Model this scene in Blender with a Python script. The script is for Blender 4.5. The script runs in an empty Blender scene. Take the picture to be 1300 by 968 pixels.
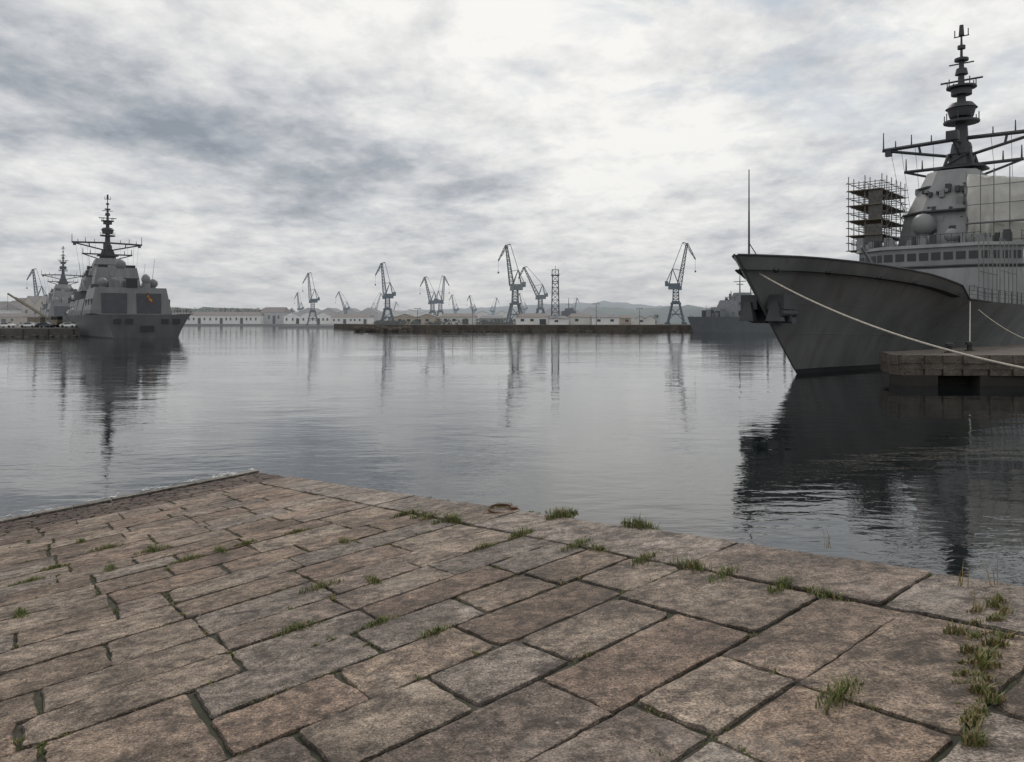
import bpy, math, random
from mathutils import Vector, Matrix
from mathutils import noise as mnoise
from mathutils import kdtree
R = random.Random(7)
sc = bpy.context.scene
sc.view_settings.view_transform = 'Standard'
sc.view_settings.look = 'None'
sc.view_settings.exposure = 0
H = 3.7           # eye height above the water

# ------------------------------------------------------------ materials
def mk(name):
    m = bpy.data.materials.new(name); m.use_nodes = True
    nt = m.node_tree; b = nt.nodes['Principled BSDF']
    return m, nt, b
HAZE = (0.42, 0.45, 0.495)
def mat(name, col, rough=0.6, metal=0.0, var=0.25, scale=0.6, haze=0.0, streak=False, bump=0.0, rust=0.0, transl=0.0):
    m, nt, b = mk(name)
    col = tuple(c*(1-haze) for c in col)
    geo = nt.nodes.new('ShaderNodeTexCoord')
    mp = nt.nodes.new('ShaderNodeMapping')
    nt.links.new(geo.outputs['Object'], mp.inputs['Vector'])
    if streak: mp.inputs['Scale'].default_value = (1, 1, 0.12)
    n = nt.nodes.new('ShaderNodeTexNoise'); n.inputs['Scale'].default_value = scale
    n.inputs['Detail'].default_value = 6; n.inputs['Roughness'].default_value = 0.65
    nt.links.new(mp.outputs[0], n.inputs['Vector'])
    r = nt.nodes.new('ShaderNodeValToRGB')
    r.color_ramp.elements[0].position = 0.3; r.color_ramp.elements[1].position = 0.72
    r.color_ramp.elements[0].color = tuple(c*(1-var) for c in col)+(1,)
    r.color_ramp.elements[1].color = tuple(min(1, c*(1+var)) for c in col)+(1,)
    nt.links.new(n.outputs['Fac'], r.inputs[0])
    last = r.outputs[0]
    if rust > 0:
        n2 = nt.nodes.new('ShaderNodeTexNoise'); n2.inputs['Scale'].default_value = scale*3
        n2.inputs['Detail'].default_value = 6
        nt.links.new(mp.outputs[0], n2.inputs['Vector'])
        rr = nt.nodes.new('ShaderNodeValToRGB')
        rr.color_ramp.elements[0].position = 0.57; rr.color_ramp.elements[0].color = (0,0,0,1)
        rr.color_ramp.elements[1].position = 0.73; rr.color_ramp.elements[1].color = (rust,rust,rust,1)
        nt.links.new(n2.outputs['Fac'], rr.inputs[0])
        mx = nt.nodes.new('ShaderNodeMix'); mx.data_type = 'RGBA'
        nt.links.new(rr.outputs[0], mx.inputs['Factor'])
        nt.links.new(last, mx.inputs[6]); mx.inputs[7].default_value = (0.10, 0.065, 0.045, 1)
        last = mx.outputs[2]
    nt.links.new(last, b.inputs['Base Color'])
    b.inputs['Roughness'].default_value = rough
    b.inputs['Metallic'].default_value = metal
    if haze > 0:  # aerial haze painted into the material: dimmed base colour plus a haze-coloured glow
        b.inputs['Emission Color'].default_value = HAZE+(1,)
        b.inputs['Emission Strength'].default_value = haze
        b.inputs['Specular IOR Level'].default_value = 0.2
    if bump > 0:
        bp = nt.nodes.new('ShaderNodeBump'); bp.inputs['Distance'].default_value = bump
        n3 = nt.nodes.new('ShaderNodeTexNoise'); n3.inputs['Scale'].default_value = scale*4
        n3.inputs['Detail'].default_value = 6
        nt.links.new(geo.outputs['Object'], n3.inputs['Vector'])
        nt.links.new(n3.outputs['Fac'], bp.inputs['Height'])
        nt.links.new(bp.outputs[0], b.inputs['Normal'])
    if transl > 0:
        tl = nt.nodes.new('ShaderNodeBsdfTranslucent'); nt.links.new(last, tl.inputs['Color'])
        mxs = nt.nodes.new('ShaderNodeMixShader'); mxs.inputs[0].default_value = transl
        nt.links.new(b.outputs[0], mxs.inputs[1]); nt.links.new(tl.outputs[0], mxs.inputs[2])
        nt.links.new(mxs.outputs[0], nt.nodes['Material Output'].inputs['Surface'])
    return m

# ------------------------------------------------------------ mesh builder
class MB:
    def __init__(s): s.v=[]; s.f=[]; s.mi=[]; s.sm=[]
    def add(s, vs, fs, mi=0, smooth=False):
        o=len(s.v); s.v += [tuple(v) for v in vs]
        for f in fs: s.f.append([i+o for i in f]); s.mi.append(mi); s.sm.append(smooth)
    def box(s, x0,x1,y0,y1,z0,z1, mi=0):
        s.fr(x0,x1,y0,y1,z0, x0,x1,y0,y1,z1, mi)
    def fr(s, x0,x1,y0,y1,z0, X0,X1,Y0,Y1,z1, mi=0):
        s.add([(x0,y0,z0),(x1,y0,z0),(x1,y1,z0),(x0,y1,z0),(X0,Y0,z1),(X1,Y0,z1),(X1,Y1,z1),(X0,Y1,z1)],
              [(3,2,1,0),(4,5,6,7),(0,1,5,4),(1,2,6,5),(2,3,7,6),(3,0,4,7)], mi)
    def prism(s, bot, top, z0, z1, mi=0):
        n=len(bot)
        vs=[(x,y,z0) for x,y in bot]+[(x,y,z1) for x,y in top]
        fs=[tuple(range(n-1,-1,-1)), tuple(range(n,2*n))]+[(i,(i+1)%n,n+(i+1)%n,n+i) for i in range(n)]
        s.add(vs,fs,mi)
    def cyl(s, a, b, r0, r1=None, n=8, mi=0, smooth=True):
        if r1 is None: r1=r0
        a=Vector(a); b=Vector(b); d=(b-a)
        if d.length<1e-6: return
        d.normalize(); u=d.orthogonal().normalized(); w=d.cross(u)
        vs=[];
        for p,r in ((a,r0),(b,r1)):
            for i in range(n):
                t=2*math.pi*(i+.5)/n; vs.append(p+u*math.cos(t)*r+w*math.sin(t)*r)
        fs=[(i,(i+1)%n,n+(i+1)%n,n+i) for i in range(n)]
        s.add(vs,fs,mi,smooth and n>4); s.add(vs[:n],[tuple(range(n-1,-1,-1))],mi); s.add(vs[n:],[tuple(range(n))],mi)
    def beam(s,a,b,w,mi=0): s.cyl(a,b,w*0.7,None,4,mi,False)
    def sph(s,c,r,mi=0,n=12,zs=1.0):
        vs=[];fs=[];m=n//2
        for j in range(m+1):
            ph=math.pi*j/m
            for i in range(n):
                t=2*math.pi*i/n
                vs.append((c[0]+r*math.sin(ph)*math.cos(t),c[1]+r*math.sin(ph)*math.sin(t),c[2]+r*zs*math.cos(ph)))
        for j in range(m):
            for i in range(n):
                fs.append((j*n+i,(j+1)*n+i,(j+1)*n+(i+1)%n,j*n+(i+1)%n))
        s.add(vs,fs,mi,True)
    def lattice(s,a,b,w0,w1,n,t,mi=0,tb=None):
        """square lattice truss from a to b"""
        a=Vector(a); b=Vector(b); d=(b-a).normalized()
        u=d.cross(Vector((0,0,1)))
        if u.length<0.2: u=Vector((1,0,0))
        u.normalize(); w=d.cross(u).normalized()
        def ring(k):
            f=k/n; p=a.lerp(b,f); h=(w0+(w1-w0)*f)/2
            return [p+u*h+w*h,p-u*h+w*h,p-u*h-w*h,p+u*h-w*h]
        rs=[ring(k) for k in range(n+1)]
        for i in range(4): s.beam(rs[0][i],rs[-1][i],t,mi)
        tb=tb or t*0.6
        for k in range(n):
            for i in range(4):
                j=(i+1)%4
                s.beam(rs[k][i],rs[k+1][j],tb,mi)
                s.beam(rs[k+1][i],rs[k+1][j],tb,mi)
    def obj(s,name,mats,parent=None,loc=None):
        me=bpy.data.meshes.new(name); me.from_pydata(s.v,[],s.f)
        for m in mats: me.materials.append(m)
        me.polygons.foreach_set('material_index',s.mi)
        me.polygons.foreach_set('use_smooth',s.sm)
        me.update()
        o=bpy.data.objects.new(name,me); sc.collection.objects.link(o)
        if parent: o.parent=parent
        if loc: o.location=loc
        return o
def empty(name,loc=(0,0,0),rz=0,scale=1):
    e=bpy.data.objects.new(name,None); sc.collection.objects.link(e)
    e.location=loc; e.rotation_euler=(0,0,rz); e.scale=(scale,)*3; e.empty_display_size=0.5
    return e
def interp(tab,x):
    if x<=tab[0][0]: return tab[0][1]
    for (a,b),(c,d) in zip(tab,tab[1:]):
        if x<=c: return b+(d-b)*(x-a)/(c-a)
    return tab[-1][1]
def torus(mb,c,Rr,r,nrm,mi=0,n=24,k=8):
    nrm=Vector(nrm).normalized(); u=nrm.orthogonal().normalized(); w_=nrm.cross(u); vs=[];fs=[]
    for i in range(n):
        a=2*math.pi*i/n; d=u*math.cos(a)+w_*math.sin(a)
        for j in range(k):
            b_=2*math.pi*j/k; vs.append(Vector(c)+d*(Rr+r*math.cos(b_))+nrm*r*math.sin(b_))
    for i in range(n):
        for j in range(k): fs.append((i*k+j,((i+1)%n)*k+j,((i+1)%n)*k+(j+1)%k,i*k+(j+1)%k))
    mb.add(vs,fs,mi,True)

# ------------------------------------------------------------ world sky
world=bpy.data.worlds.new('World'); sc.world=world; world.use_nodes=True
nt=world.node_tree; nt.nodes.clear()
def NN(t,**k):
    n=nt.nodes.new(t)
    for a,b in k.items(): setattr(n,a,b)
    return n
def MA(op,a,b=None,c=None,clamp=False):
    n=NN('ShaderNodeMath',operation=op); n.use_clamp=clamp
    for i,v in enumerate((a,b,c)):
        if v is None: continue
        if isinstance(v,(int,float)): n.inputs[i].default_value=v
        else: nt.links.new(v,n.inputs[i])
    return n.outputs[0]
SUN_AZ=math.radians(4); SUN_EL=math.radians(36)
tc=NN('ShaderNodeTexCoord'); sp=NN('ShaderNodeSeparateXYZ'); nt.links.new(tc.outputs['Generated'],sp.inputs[0])
X,Y,Z=sp.outputs
az=MA('ARCTAN2',X,Y); zz=MA('MAXIMUM',Z,0.0); el=MA('ARCSINE',zz)
den=MA('ADD',zz,0.19)
cb=NN('ShaderNodeCombineXYZ'); nt.links.new(MA('DIVIDE',X,den),cb.inputs[0]); nt.links.new(MA('DIVIDE',Y,den),cb.inputs[1])
def noise(scale,detail,rough,dist,vec,off=(0,0,0),sc3=(1,1,1),rot=0):
    mp=NN('ShaderNodeMapping'); mp.inputs['Location'].default_value=off; mp.inputs['Scale'].default_value=sc3
    mp.inputs['Rotation'].default_value=(0,0,rot)
    nt.links.new(vec,mp.inputs[0]); n=NN('ShaderNodeTexNoise'); nt.links.new(mp.outputs[0],n.inputs['Vector'])
    n.inputs['Scale'].default_value=scale; n.inputs['Detail'].default_value=detail
    n.inputs['Roughness'].default_value=rough; n.inputs['Distortion'].default_value=dist
    return n.outputs['Fac']
n1=noise(1.3,4,0.55,0.3,cb.outputs[0],(3.1,1.7,0),(1,0.55,1),0.5)
n2=noise(4.2,8,0.58,0.12,cb.outputs[0],(8.3,2.2,1),(1,0.95,1),0.3)
n3=noise(15.0,5,0.60,0.1,cb.outputs[0],(1.3,5.2,2),(1,0.75,1),-0.4)
def gauss(a0,e0,w,h,tilt=0.0):
    da=MA('SUBTRACT',az,a0); de=MA('SUBTRACT',MA('SUBTRACT',el,e0),MA('MULTIPLY',da,tilt))
    q=MA('ADD',MA('POWER',MA('ABSOLUTE',MA('DIVIDE',da,w)),2.0),MA('POWER',MA('ABSOLUTE',MA('DIVIDE',de,h)),2.0))
    return MA('POWER',2.718,MA('MULTIPLY',q,-1.0))
v=MA('ADD',MA('MULTIPLY',MA('SUBTRACT',n1,0.5),0.85),MA('MULTIPLY',MA('SUBTRACT',n2,0.5),1.40))
v=MA('ADD',v,MA('MULTIPLY',MA('SUBTRACT',n3,0.5),0.42))
v=MA('ADD',v,0.67)
v=MA('ADD',v,MA('MULTIPLY',gauss(0.04,0.33,0.50,0.17),0.22))     # veiled sun
v=MA('ADD',v,MA('MULTIPLY',gauss(0.10,0.20,0.22,0.07),0.16))
v=MA('ADD',v,MA('MULTIPLY',gauss(-0.30,0.40,0.40,0.07),0.18))
v=MA('SUBTRACT',v,MA('MULTIPLY',gauss(-0.48,0.24,0.36,0.06,-0.20),0.52))
v=MA('SUBTRACT',v,MA('MULTIPLY',gauss(-0.10,0.19,0.12,0.030,-0.3),0.20))
v=MA('SUBTRACT',v,MA('MULTIPLY',gauss(-0.10,0.05,0.5,0.04,0),0.06))
rp=NN('ShaderNodeValToRGB'); cr=rp.color_ramp
cr.elements[0].position=0.05; cr.elements[0].color=(0.26,0.29,0.335,1)
cr.elements[1].position=1.0; cr.elements[1].color=(0.95,0.94,0.91,1)
for p,c in ((0.32,(0.42,0.445,0.48,1)),(0.55,(0.61,0.62,0.64,1)),(0.76,(0.78,0.78,0.77,1))):
    e=cr.elements.new(p); e.color=c
nt.links.new(v,rp.inputs[0])
n4=noise(3.2,6,0.6,0.4,cb.outputs[0],(1.4,6.2,4))
bl=MA('MULTIPLY',MA('MULTIPLY',MA('SUBTRACT',n4,0.50),6.0,clamp=True),MA('ADD',MA('MULTIPLY',gauss(0.36,0.34,0.36,0.12),0.75),0.08),clamp=True)
mb_=NN('ShaderNodeMix',data_type='RGBA'); nt.links.new(bl,mb_.inputs['Factor']); nt.links.new(rp.outputs[0],mb_.inputs[6]); mb_.inputs[7].default_value=(0.47,0.545,0.63,1)
hz=MA('POWER',2.718,MA('MULTIPLY',el,-14.0))
mxh=NN('ShaderNodeMix',data_type='RGBA'); nt.links.new(MA('MULTIPLY',hz,0.85),mxh.inputs['Factor'])
nt.links.new(mb_.outputs[2],mxh.inputs[6]); mxh.inputs[7].default_value=(0.48,0.505,0.54,1)
sky=NN('ShaderNodeTexSky',sky_type='NISHITA'); sky.sun_disc=False; sky.sun_elevation=SUN_EL; sky.sun_rotation=SUN_AZ
bg1=NN('ShaderNodeBackground'); nt.links.new(sky.outputs[0],bg1.inputs[0]); bg1.inputs[1].default_value=0.07
bg2=NN('ShaderNodeBackground'); nt.links.new(mxh.outputs[2],bg2.inputs[0]); bg2.inputs[1].default_value=1.0
ms=NN('ShaderNodeMixShader'); ms.inputs[0].default_value=0.95
nt.links.new(bg1.outputs[0],ms.inputs[1]); nt.links.new(bg2.outputs[0],ms.inputs[2])
wo=NN('ShaderNodeOutputWorld'); nt.links.new(ms.outputs[0],wo.inputs[0])
sd=Vector((math.sin(SUN_AZ)*math.cos(SUN_EL),math.cos(SUN_AZ)*math.cos(SUN_EL),math.sin(SUN_EL)))
sl=bpy.data.lights.new('sun','SUN'); sl.energy=1.2; sl.angle=math.radians(14); sl.color=(1,0.93,0.86)
so=bpy.data.objects.new('sun',sl); sc.collection.objects.link(so); so.rotation_euler=(-sd).to_track_quat('-Z','Y').to_euler(); so.location=(0,0,60)

# ------------------------------------------------------------ water
m_water,wn,b=mk('harbour_water')
b.inputs['Base Color'].default_value=(0.009,0.012,0.013,1); b.inputs['Roughness'].default_value=0.025; b.inputs['IOR'].default_value=1.50
g=wn.nodes.new('ShaderNodeNewGeometry')
def wnoise(scale,det,sx,sy,rot):
    mp=wn.nodes.new('ShaderNodeMapping'); mp.inputs['Scale'].default_value=(sx,sy,1); mp.inputs['Rotation'].default_value=(0,0,rot)
    n=wn.nodes.new('ShaderNodeTexNoise'); n.inputs['Scale'].default_value=scale; n.inputs['Detail'].default_value=det
    n.inputs['Roughness'].default_value=0.5; n.inputs['Distortion'].default_value=0.3
    wn.links.new(g.outputs['Position'],mp.inputs[0]); wn.links.new(mp.outputs[0],n.inputs['Vector']); return n.outputs['Fac']
def wm(op,a,bb):
    n=wn.nodes.new('ShaderNodeMath'); n.operation=op
    for i,vv in enumerate((a,bb)):
        if isinstance(vv,(int,float)): n.inputs[i].default_value=vv
        else: wn.links.new(vv,n.inputs[i])
    return n.outputs[0]
a1=wnoise(0.42,2,0.6,1.0,0.2); a2=wnoise(2.8,3,0.5,1.0,-0.15); a3=wnoise(0.07,3,0.6,1.3,0)
mask=wm('MULTIPLY_ADD',a3,2.6); mask.node.inputs[2].default_value=-0.85
mask=wm('MAXIMUM',mask,0.14)
hh=wm('ADD',wm('MULTIPLY',a1,0.030),wm('MULTIPLY',wm('MULTIPLY',a2,0.018),mask))
bp=wn.nodes.new('ShaderNodeBump'); bp.inputs['Distance'].default_value=1.0; bp.inputs['Strength'].default_value=1.0
wn.links.new(hh,bp.inputs['Height']); wn.links.new(bp.outputs[0],b.inputs['Normal'])
w=MB(); w.add([(-6000,-300,0),(6000,-300,0),(6000,9000,0),(-6000,9000,0)],[(0,1,2,3)]); w.obj('water',[m_water])
sb=MB(); sb.add([(-6000,-300,-9),(6000,-300,-9),(6000,9000,-9),(-6000,9000,-9)],[(0,1,2,3)]); sb.obj('seabed',[mat('seabed_mud',(0.05,0.045,0.035))])

# ------------------------------------------------------------ foreground slipway paving
C=Vector((-6.2,19.3)); E=Vector((0.540,-0.842))
def plane_z(x,y): return 2.1-0.0729*y+0.1117*x
def rdir(s):
    a=math.radians(237-16*max(0,min(s,17.2))/17.2); return Vector((math.cos(a),math.sin(a)))
def P(s,t,h=0):
    q=C+E*s+rdir(s)*t; return (q.x,q.y,plane_z(q.x,q.y)+h)
def ground_at(px,py):   # bearing/depression of a spot on the slipway surface
    a=(px-650)/1000; d=(py-408)/1000
    y=(H-2.1)/(d-0.0729+0.1117*a); return Vector((a*y,y,plane_z(a*y,y)))
joints=[]; pv=[];pf=[];pc=[]
def block(s0,s1,t0,t1,kind=0,raise_=0.0,fullcol=None):
    g=0.006+R.random()*0.009
    if kind==1: g=0.008
    S0,S1,T0,T1=s0,s1,t0,t1
    s0+=g;s1-=g;t0+=g;t1-=g
    if s1-s0<0.05 or t1-t0<0.05: return
    ins=0.009 if kind==0 else 0.018
    rc=min(0.014 if kind==0 else .035,(s1-s0)*0.2,(t1-t0)*0.2)*(0.5+R.random()*1.2)
    if kind==0 and R.random()<.3: rc*=2.8
    step=0.06
    pts=[]
    def seg(a,b):
        L=math.hypot(b[0]-a[0],b[1]-a[1]); n=max(1,int(L/step))
        for k in range(n): pts.append([a[0]+(b[0]-a[0])*k/n,a[1]+(b[1]-a[1])*k/n])
    j=lambda:(R.random()-.5)*0.026
    c=[(s0+j(),t0+j()),(s1+j(),t0+j()),(s1+j(),t1+j()),(s0+j(),t1+j())]
    sg=[(1,0),(0,1),(-1,0),(0,-1)]
    for k in range(4):
        a=c[k]; b2=c[(k+1)%4]; d=sg[k]
        seg((a[0]+d[0]*rc,a[1]+d[1]*rc),(b2[0]-d[0]*rc,b2[1]-d[1]*rc)); pts.append([b2[0]-d[0]*rc,b2[1]-d[1]*rc])
    cs,ct=(s0+s1)/2,(t0+t1)/2
    hh=raise_+R.uniform(-0.005,0.005); ta=R.uniform(-0.007,0.007); tb=R.uniform(-0.007,0.007)
    jit=0.0055
    for p in pts:
        nz=mnoise.noise(Vector((p[0]*4,p[1]*4,hh*90)))*0.02
        p[0]+=R.uniform(-jit,jit)+nz*(1 if p[0]<cs else -1); p[1]+=R.uniform(-jit,jit)+nz*(1 if p[1]<ct else -1)
    def shrink(p,d):
        ds=cs-p[0]; dt=ct-p[1]; hs=(s1-s0)/2; ht=(t1-t0)/2
        return (p[0]+ds/hs*d, p[1]+dt/ht*d)
    o=len(pv)
    n=len(pts)
    for lvl,(ins_,dz) in enumerate(((0,-0.08),(0,-0.014),(ins*0.6,-0.004),(ins+0.004,0.0))):
        for p in pts:
            q=shrink(p,ins_*(1+R.uniform(-0.5,1.1)) if lvl>1 else 0)
            z=hh+dz+(p[0]-cs)*ta+(p[1]-ct)*tb
            pv.append(P(q[0],q[1],z))
    base=R.choice([(0.345,0.258,0.195),(0.37,0.28,0.21),(0.32,0.248,0.20),(0.39,0.31,0.24),(0.32,0.265,0.22),(0.335,0.24,0.18),(0.37,0.29,0.225),(0.345,0.25,0.185)]) if fullcol is None else fullcol
    k=R.uniform(0.78,1.12); col=tuple(x*k for x in base)+(1,)
    for l in range(3):
        for i in range(n):
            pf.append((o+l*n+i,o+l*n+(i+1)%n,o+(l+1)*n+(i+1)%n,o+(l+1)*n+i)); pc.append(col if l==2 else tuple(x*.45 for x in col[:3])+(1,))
    pf.append(tuple(o+3*n+i for i in range(n))); pc.append(col)
    for k_ in range(5):
        u=R.random(); joints.append(P(S0+(S1-S0)*u,T0,-.004)); u=R.random(); joints.append(P(S0,T0+(T1-T0)*u,-.004))
GREY=(0.33,0.30,0.26); DARK=(0.13,0.088,0.07)
t=0.0
while t<17:
    l=R.uniform(0.7,1.2); block(-0.34,0.12,t,t+l,0,0.05,GREY); t+=l
s=0.12
for k in range(9):
    t=0.0
    while t<17:
        l=R.uniform(0.28,0.5); block(s,s+0.27,t,t+l,1,0.0,DARK if k<7 else (0.20,0.14,0.11)); t+=l
    s+=0.27
s2=s
while s2<24:
    l=R.uniform(1.1,1.9); block(s2,s2+l,0,0.82,0,0.008,(0.35,0.29,0.245) if R.random()<.7 else None); s2+=l
def run(s0,s1,t0,t1,lo,hi):
    t=t0
    while t1-t>hi*1.25:
        l=R.uniform(lo,hi); block(s0,s1,t,t+l); t+=l
    if t1-t>hi*.95:
        m=t+(t1-t)*R.uniform(.4,.6); block(s0,s1,t,m); block(s0,s1,m,t1)
    else: block(s0,s1,t,t1)
while s<24:
    W=R.uniform(1.10,1.40); t=0.82
    sp_=R.uniform(.42,.58)
    while t<18:
        if R.random()<0.16:
            l=R.uniform(.75,1.05); block(s,s+W,t,t+l)
        else:
            l=R.uniform(1.8,3.8); m=s+W*(sp_+R.uniform(-.04,.04))
            run(s,m,t,t+l,.7,1.35); run(m,s+W,t,t+l,.7,1.35)
        t+=l
    s+=W
me=bpy.data.meshes.new('stone_quay'); me.from_pydata(pv,[],pf)
ca=me.color_attributes.new('tint','FLOAT_COLOR','CORNER'); data=[]
for f,c in zip(pf,pc): data+=list(c)*len(f)
ca.data.foreach_set('color',data)
m_st,sn,b=mk('granite_slabs')
at=sn.nodes.new('ShaderNodeAttribute'); at.attribute_name='tint'
g=sn.nodes.new('ShaderNodeNewGeometry')
def sno(scale,det,rough,dist=0):
    n=sn.nodes.new('ShaderNodeTexNoise'); n.inputs['Scale'].default_value=scale; n.inputs['Detail'].default_value=det
    n.inputs['Roughness'].default_value=rough; n.inputs['Distortion'].default_value=dist
    sn.links.new(g.outputs['Position'],n.inputs['Vector']); return n.outputs['Fac']
def sramp(src,p0,c0,p1,c1):
    r=sn.nodes.new('ShaderNodeValToRGB'); r.color_ramp.elements[0].position=p0; r.color_ramp.elements[1].position=p1
    r.color_ramp.elements[0].color=(c0,c0,c0,1) if isinstance(c0,(int,float)) else c0+(1,)
    r.color_ramp.elements[1].color=(c1,c1,c1,1) if isinstance(c1,(int,float)) else c1+(1,)
    sn.links.new(src,r.inputs[0]); return r.outputs[0]
def smix(mode,fac,a,bb):
    m=sn.nodes.new('ShaderNodeMix'); m.data_type='RGBA'; m.blend_type=mode
    if isinstance(fac,(int,float)): m.inputs['Factor'].default_value=fac
    else: sn.links.new(fac,m.inputs['Factor'])
    for i,vv in ((6,a),(7,bb)):
        if isinstance(vv,tuple): m.inputs[i].default_value=vv+(1,)
        else: sn.links.new(vv,m.inputs[i])
    return m.outputs[2]
c=at.outputs['Color']
nA=sno(1.3,5,0.65,0.4); nB=sno(10,6,0.78,0.2); nC=sno(80,3,0.8); nD=sno(3.6,7,0.8,0.5)
c=smix('MULTIPLY',1.0,c,sramp(nA,0.32,0.50,0.66,1.30))
c=smix('MULTIPLY',1.0,c,sramp(nB,0.36,0.36,0.62,1.48))
c=smix('MULTIPLY',1.0,c,sramp(nC,0.36,0.34,0.64,1.62))
c=smix('MIX',sramp(nD,0.50,0.0,0.62,0.88),c,(0.07,0.055,0.045))      # dirt stains
c=smix('MIX',sramp(sno(19,6,0.85,0.2),0.60,0.0,0.66,0.8),c,(0.54,0.50,0.44))          # pale lichen
c=smix('MIX',sramp(nA,0.58,0.0,0.72,0.4),c,(0.36,0.34,0.30))
sn.links.new(c,b.inputs['Base Color'])
b.inputs['Roughness'].default_value=0.76; b.inputs['Specular IOR Level'].default_value=0.35
bp=sn.nodes.new('ShaderNodeBump'); bp.inputs['Distance'].default_value=0.034; bp.inputs['Strength'].default_value=1.0
def sad(a_,b_,k_):
    ad=sn.nodes.new('ShaderNodeMath'); ad.operation='MULTIPLY_ADD'; sn.links.new(b_,ad.inputs[0]); ad.inputs[1].default_value=k_; sn.links.new(a_,ad.inputs[2]); return ad.outputs[0]
sn.links.new(sad(sad(nB,nC,0.6),nD,1.2),bp.inputs['Height']); sn.links.new(bp.outputs[0],b.inputs['Normal'])
me.materials.append(m_st); me.update()
quay=empty('stone_quay')
qo=bpy.data.objects.new('granite_paving',me); sc.collection.objects.link(qo); qo.parent=quay
m_j,jn,jb=mk('joint_soil')
jt=jn.nodes.new('ShaderNodeNewGeometry'); j1=jn.nodes.new('ShaderNodeTexNoise'); j1.inputs['Scale'].default_value=1.6; j1.inputs['Detail'].default_value=9; j1.inputs['Roughness'].default_value=.75
jn.links.new(jt.outputs['Position'],j1.inputs['Vector']); jr=jn.nodes.new('ShaderNodeValToRGB'); jn.links.new(j1.outputs['Fac'],jr.inputs[0])
jr.color_ramp.elements[0].position=.35; jr.color_ramp.elements[0].color=(.02,.016,.012,1); jr.color_ramp.elements[1].position=.72; jr.color_ramp.elements[1].color=(.26,.24,.21,1)
e_=jr.color_ramp.elements.new(.5); e_.color=(.03,.035,.016,1); e_=jr.color_ramp.elements.new(.60); e_.color=(.06,.05,.04,1)
jn.links.new(jr.outputs[0],jb.inputs['Base Color']); jb.inputs['Roughness'].default_value=.95
m_wall=mat('quay_wall_stone',(0.13,0.11,0.09),0.9,var=0.4,scale=2,bump=0.05)
bd=MB()
ns,ntt=30,20
vs=[];fs=[]
for i in range(ns+1):
    s_=-14+ (38+14)*i/ns
    for j in range(ntt+1):
        vs.append(P(s_,-0.0+26*j/ntt,-0.02))
for i in range(ns):
    for j in range(ntt):
        a=i*(ntt+1)+j; fs.append((a,a+1,a+ntt+2,a+ntt+1))
bd.add(vs,fs,0)
top=[P(-14+52*i/ns,0.012,-0.024) for i in range(ns+1)]
bd.add([(x,y,z) for x,y,z in top]+[(x,y,-9) for x,y,z in top],[(i,i+1,ns+1+i+1,ns+1+i) for i in range(ns)],1)
bd.obj('bedding_and_wall',[m_j,m_wall],quay)
yd=MB(); yd.box(-60,60,-60,-9.5,-5,3.0); yd.obj('quay_yard',[mat('yard_concrete',(0.24,0.22,0.2),0.9)])
# foam flecks lapping on the submerged edge
fo=MB()
for i in range(230):
    t=abs(R.gauss(0,1.9)) if i<170 else R.uniform(0,8)
    if mnoise.noise(Vector((t*1.7,0,4)))<-.1: continue
    s_=-0.36-abs(R.gauss(0,.16)); x,y,z=P(s_,t)
    a=math.radians(237)+R.uniform(-.7,.7); l=R.uniform(.02,.12); wd=R.uniform(.006,.018); d=Vector((math.cos(a),math.sin(a))); e_=Vector((-d.y,d.x))
    vs=[]
    for k in range(7):
        an=k/7*6.283; rr=R.uniform(.6,1.2); q=d*math.cos(an)*l*rr+e_*math.sin(an)*wd*rr; vs.append((x+q.x,y+q.y,.006+.0001*(i%40)))
    fo.add(vs,[tuple(range(7))],0)
fo.obj('foam',[mat('foam_white',(.62,.64,.63),.6,var=.05)])

# weeds
m_gr=mat('weed_green',(0.12,0.15,0.04),0.7,var=0.5,scale=12)
m_dry=mat('weed_dry',(0.26,0.20,0.09),0.8,var=0.3,scale=9)
gr=MB()
def blade(p,h,lean,az_,wd,mi):
    d=Vector((math.cos(az_),math.sin(az_),0)); sd_=Vector((-d.y,d.x,0))*wd
    p0=p; p1=p+d*lean*0.35+Vector((0,0,h*0.6)); p2=p+d*lean+Vector((0,0,h))
    gr.add([p0-sd_,p0+sd_,p1+sd_*.7,p1-sd_*.7,p2],[(0,1,2,3),(3,2,4)],mi)
def tuft(p,size,n,spread,dry=0.25,ax=None):
    d=Vector((math.cos(ax),math.sin(ax),0)) if ax is not None else Vector((1,0,0)); e_=Vector((-d.y,d.x,0))
    for i in range(n):
        a=R.uniform(0,6.28); r=spread*R.random()**.8
        q=p+d*math.cos(a)*r+e_*math.sin(a)*r*0.35+Vector((0,0,-.005))
        h=size*R.uniform(0.3,1.0)*(1-0.55*r/spread)
        blade(q,h,h*R.uniform(0.2,1.1),R.uniform(0,6.28),0.0025+0.0035*R.random(),1 if R.random()<dry else 0)
jv=[Vector(j) for j in joints]
kd=kdtree.KDTree(len(jv))
for i,j in enumerate(jv): kd.insert(j,i)
kd.balance()
AX=(math.radians(225),math.radians(-57))
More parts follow.
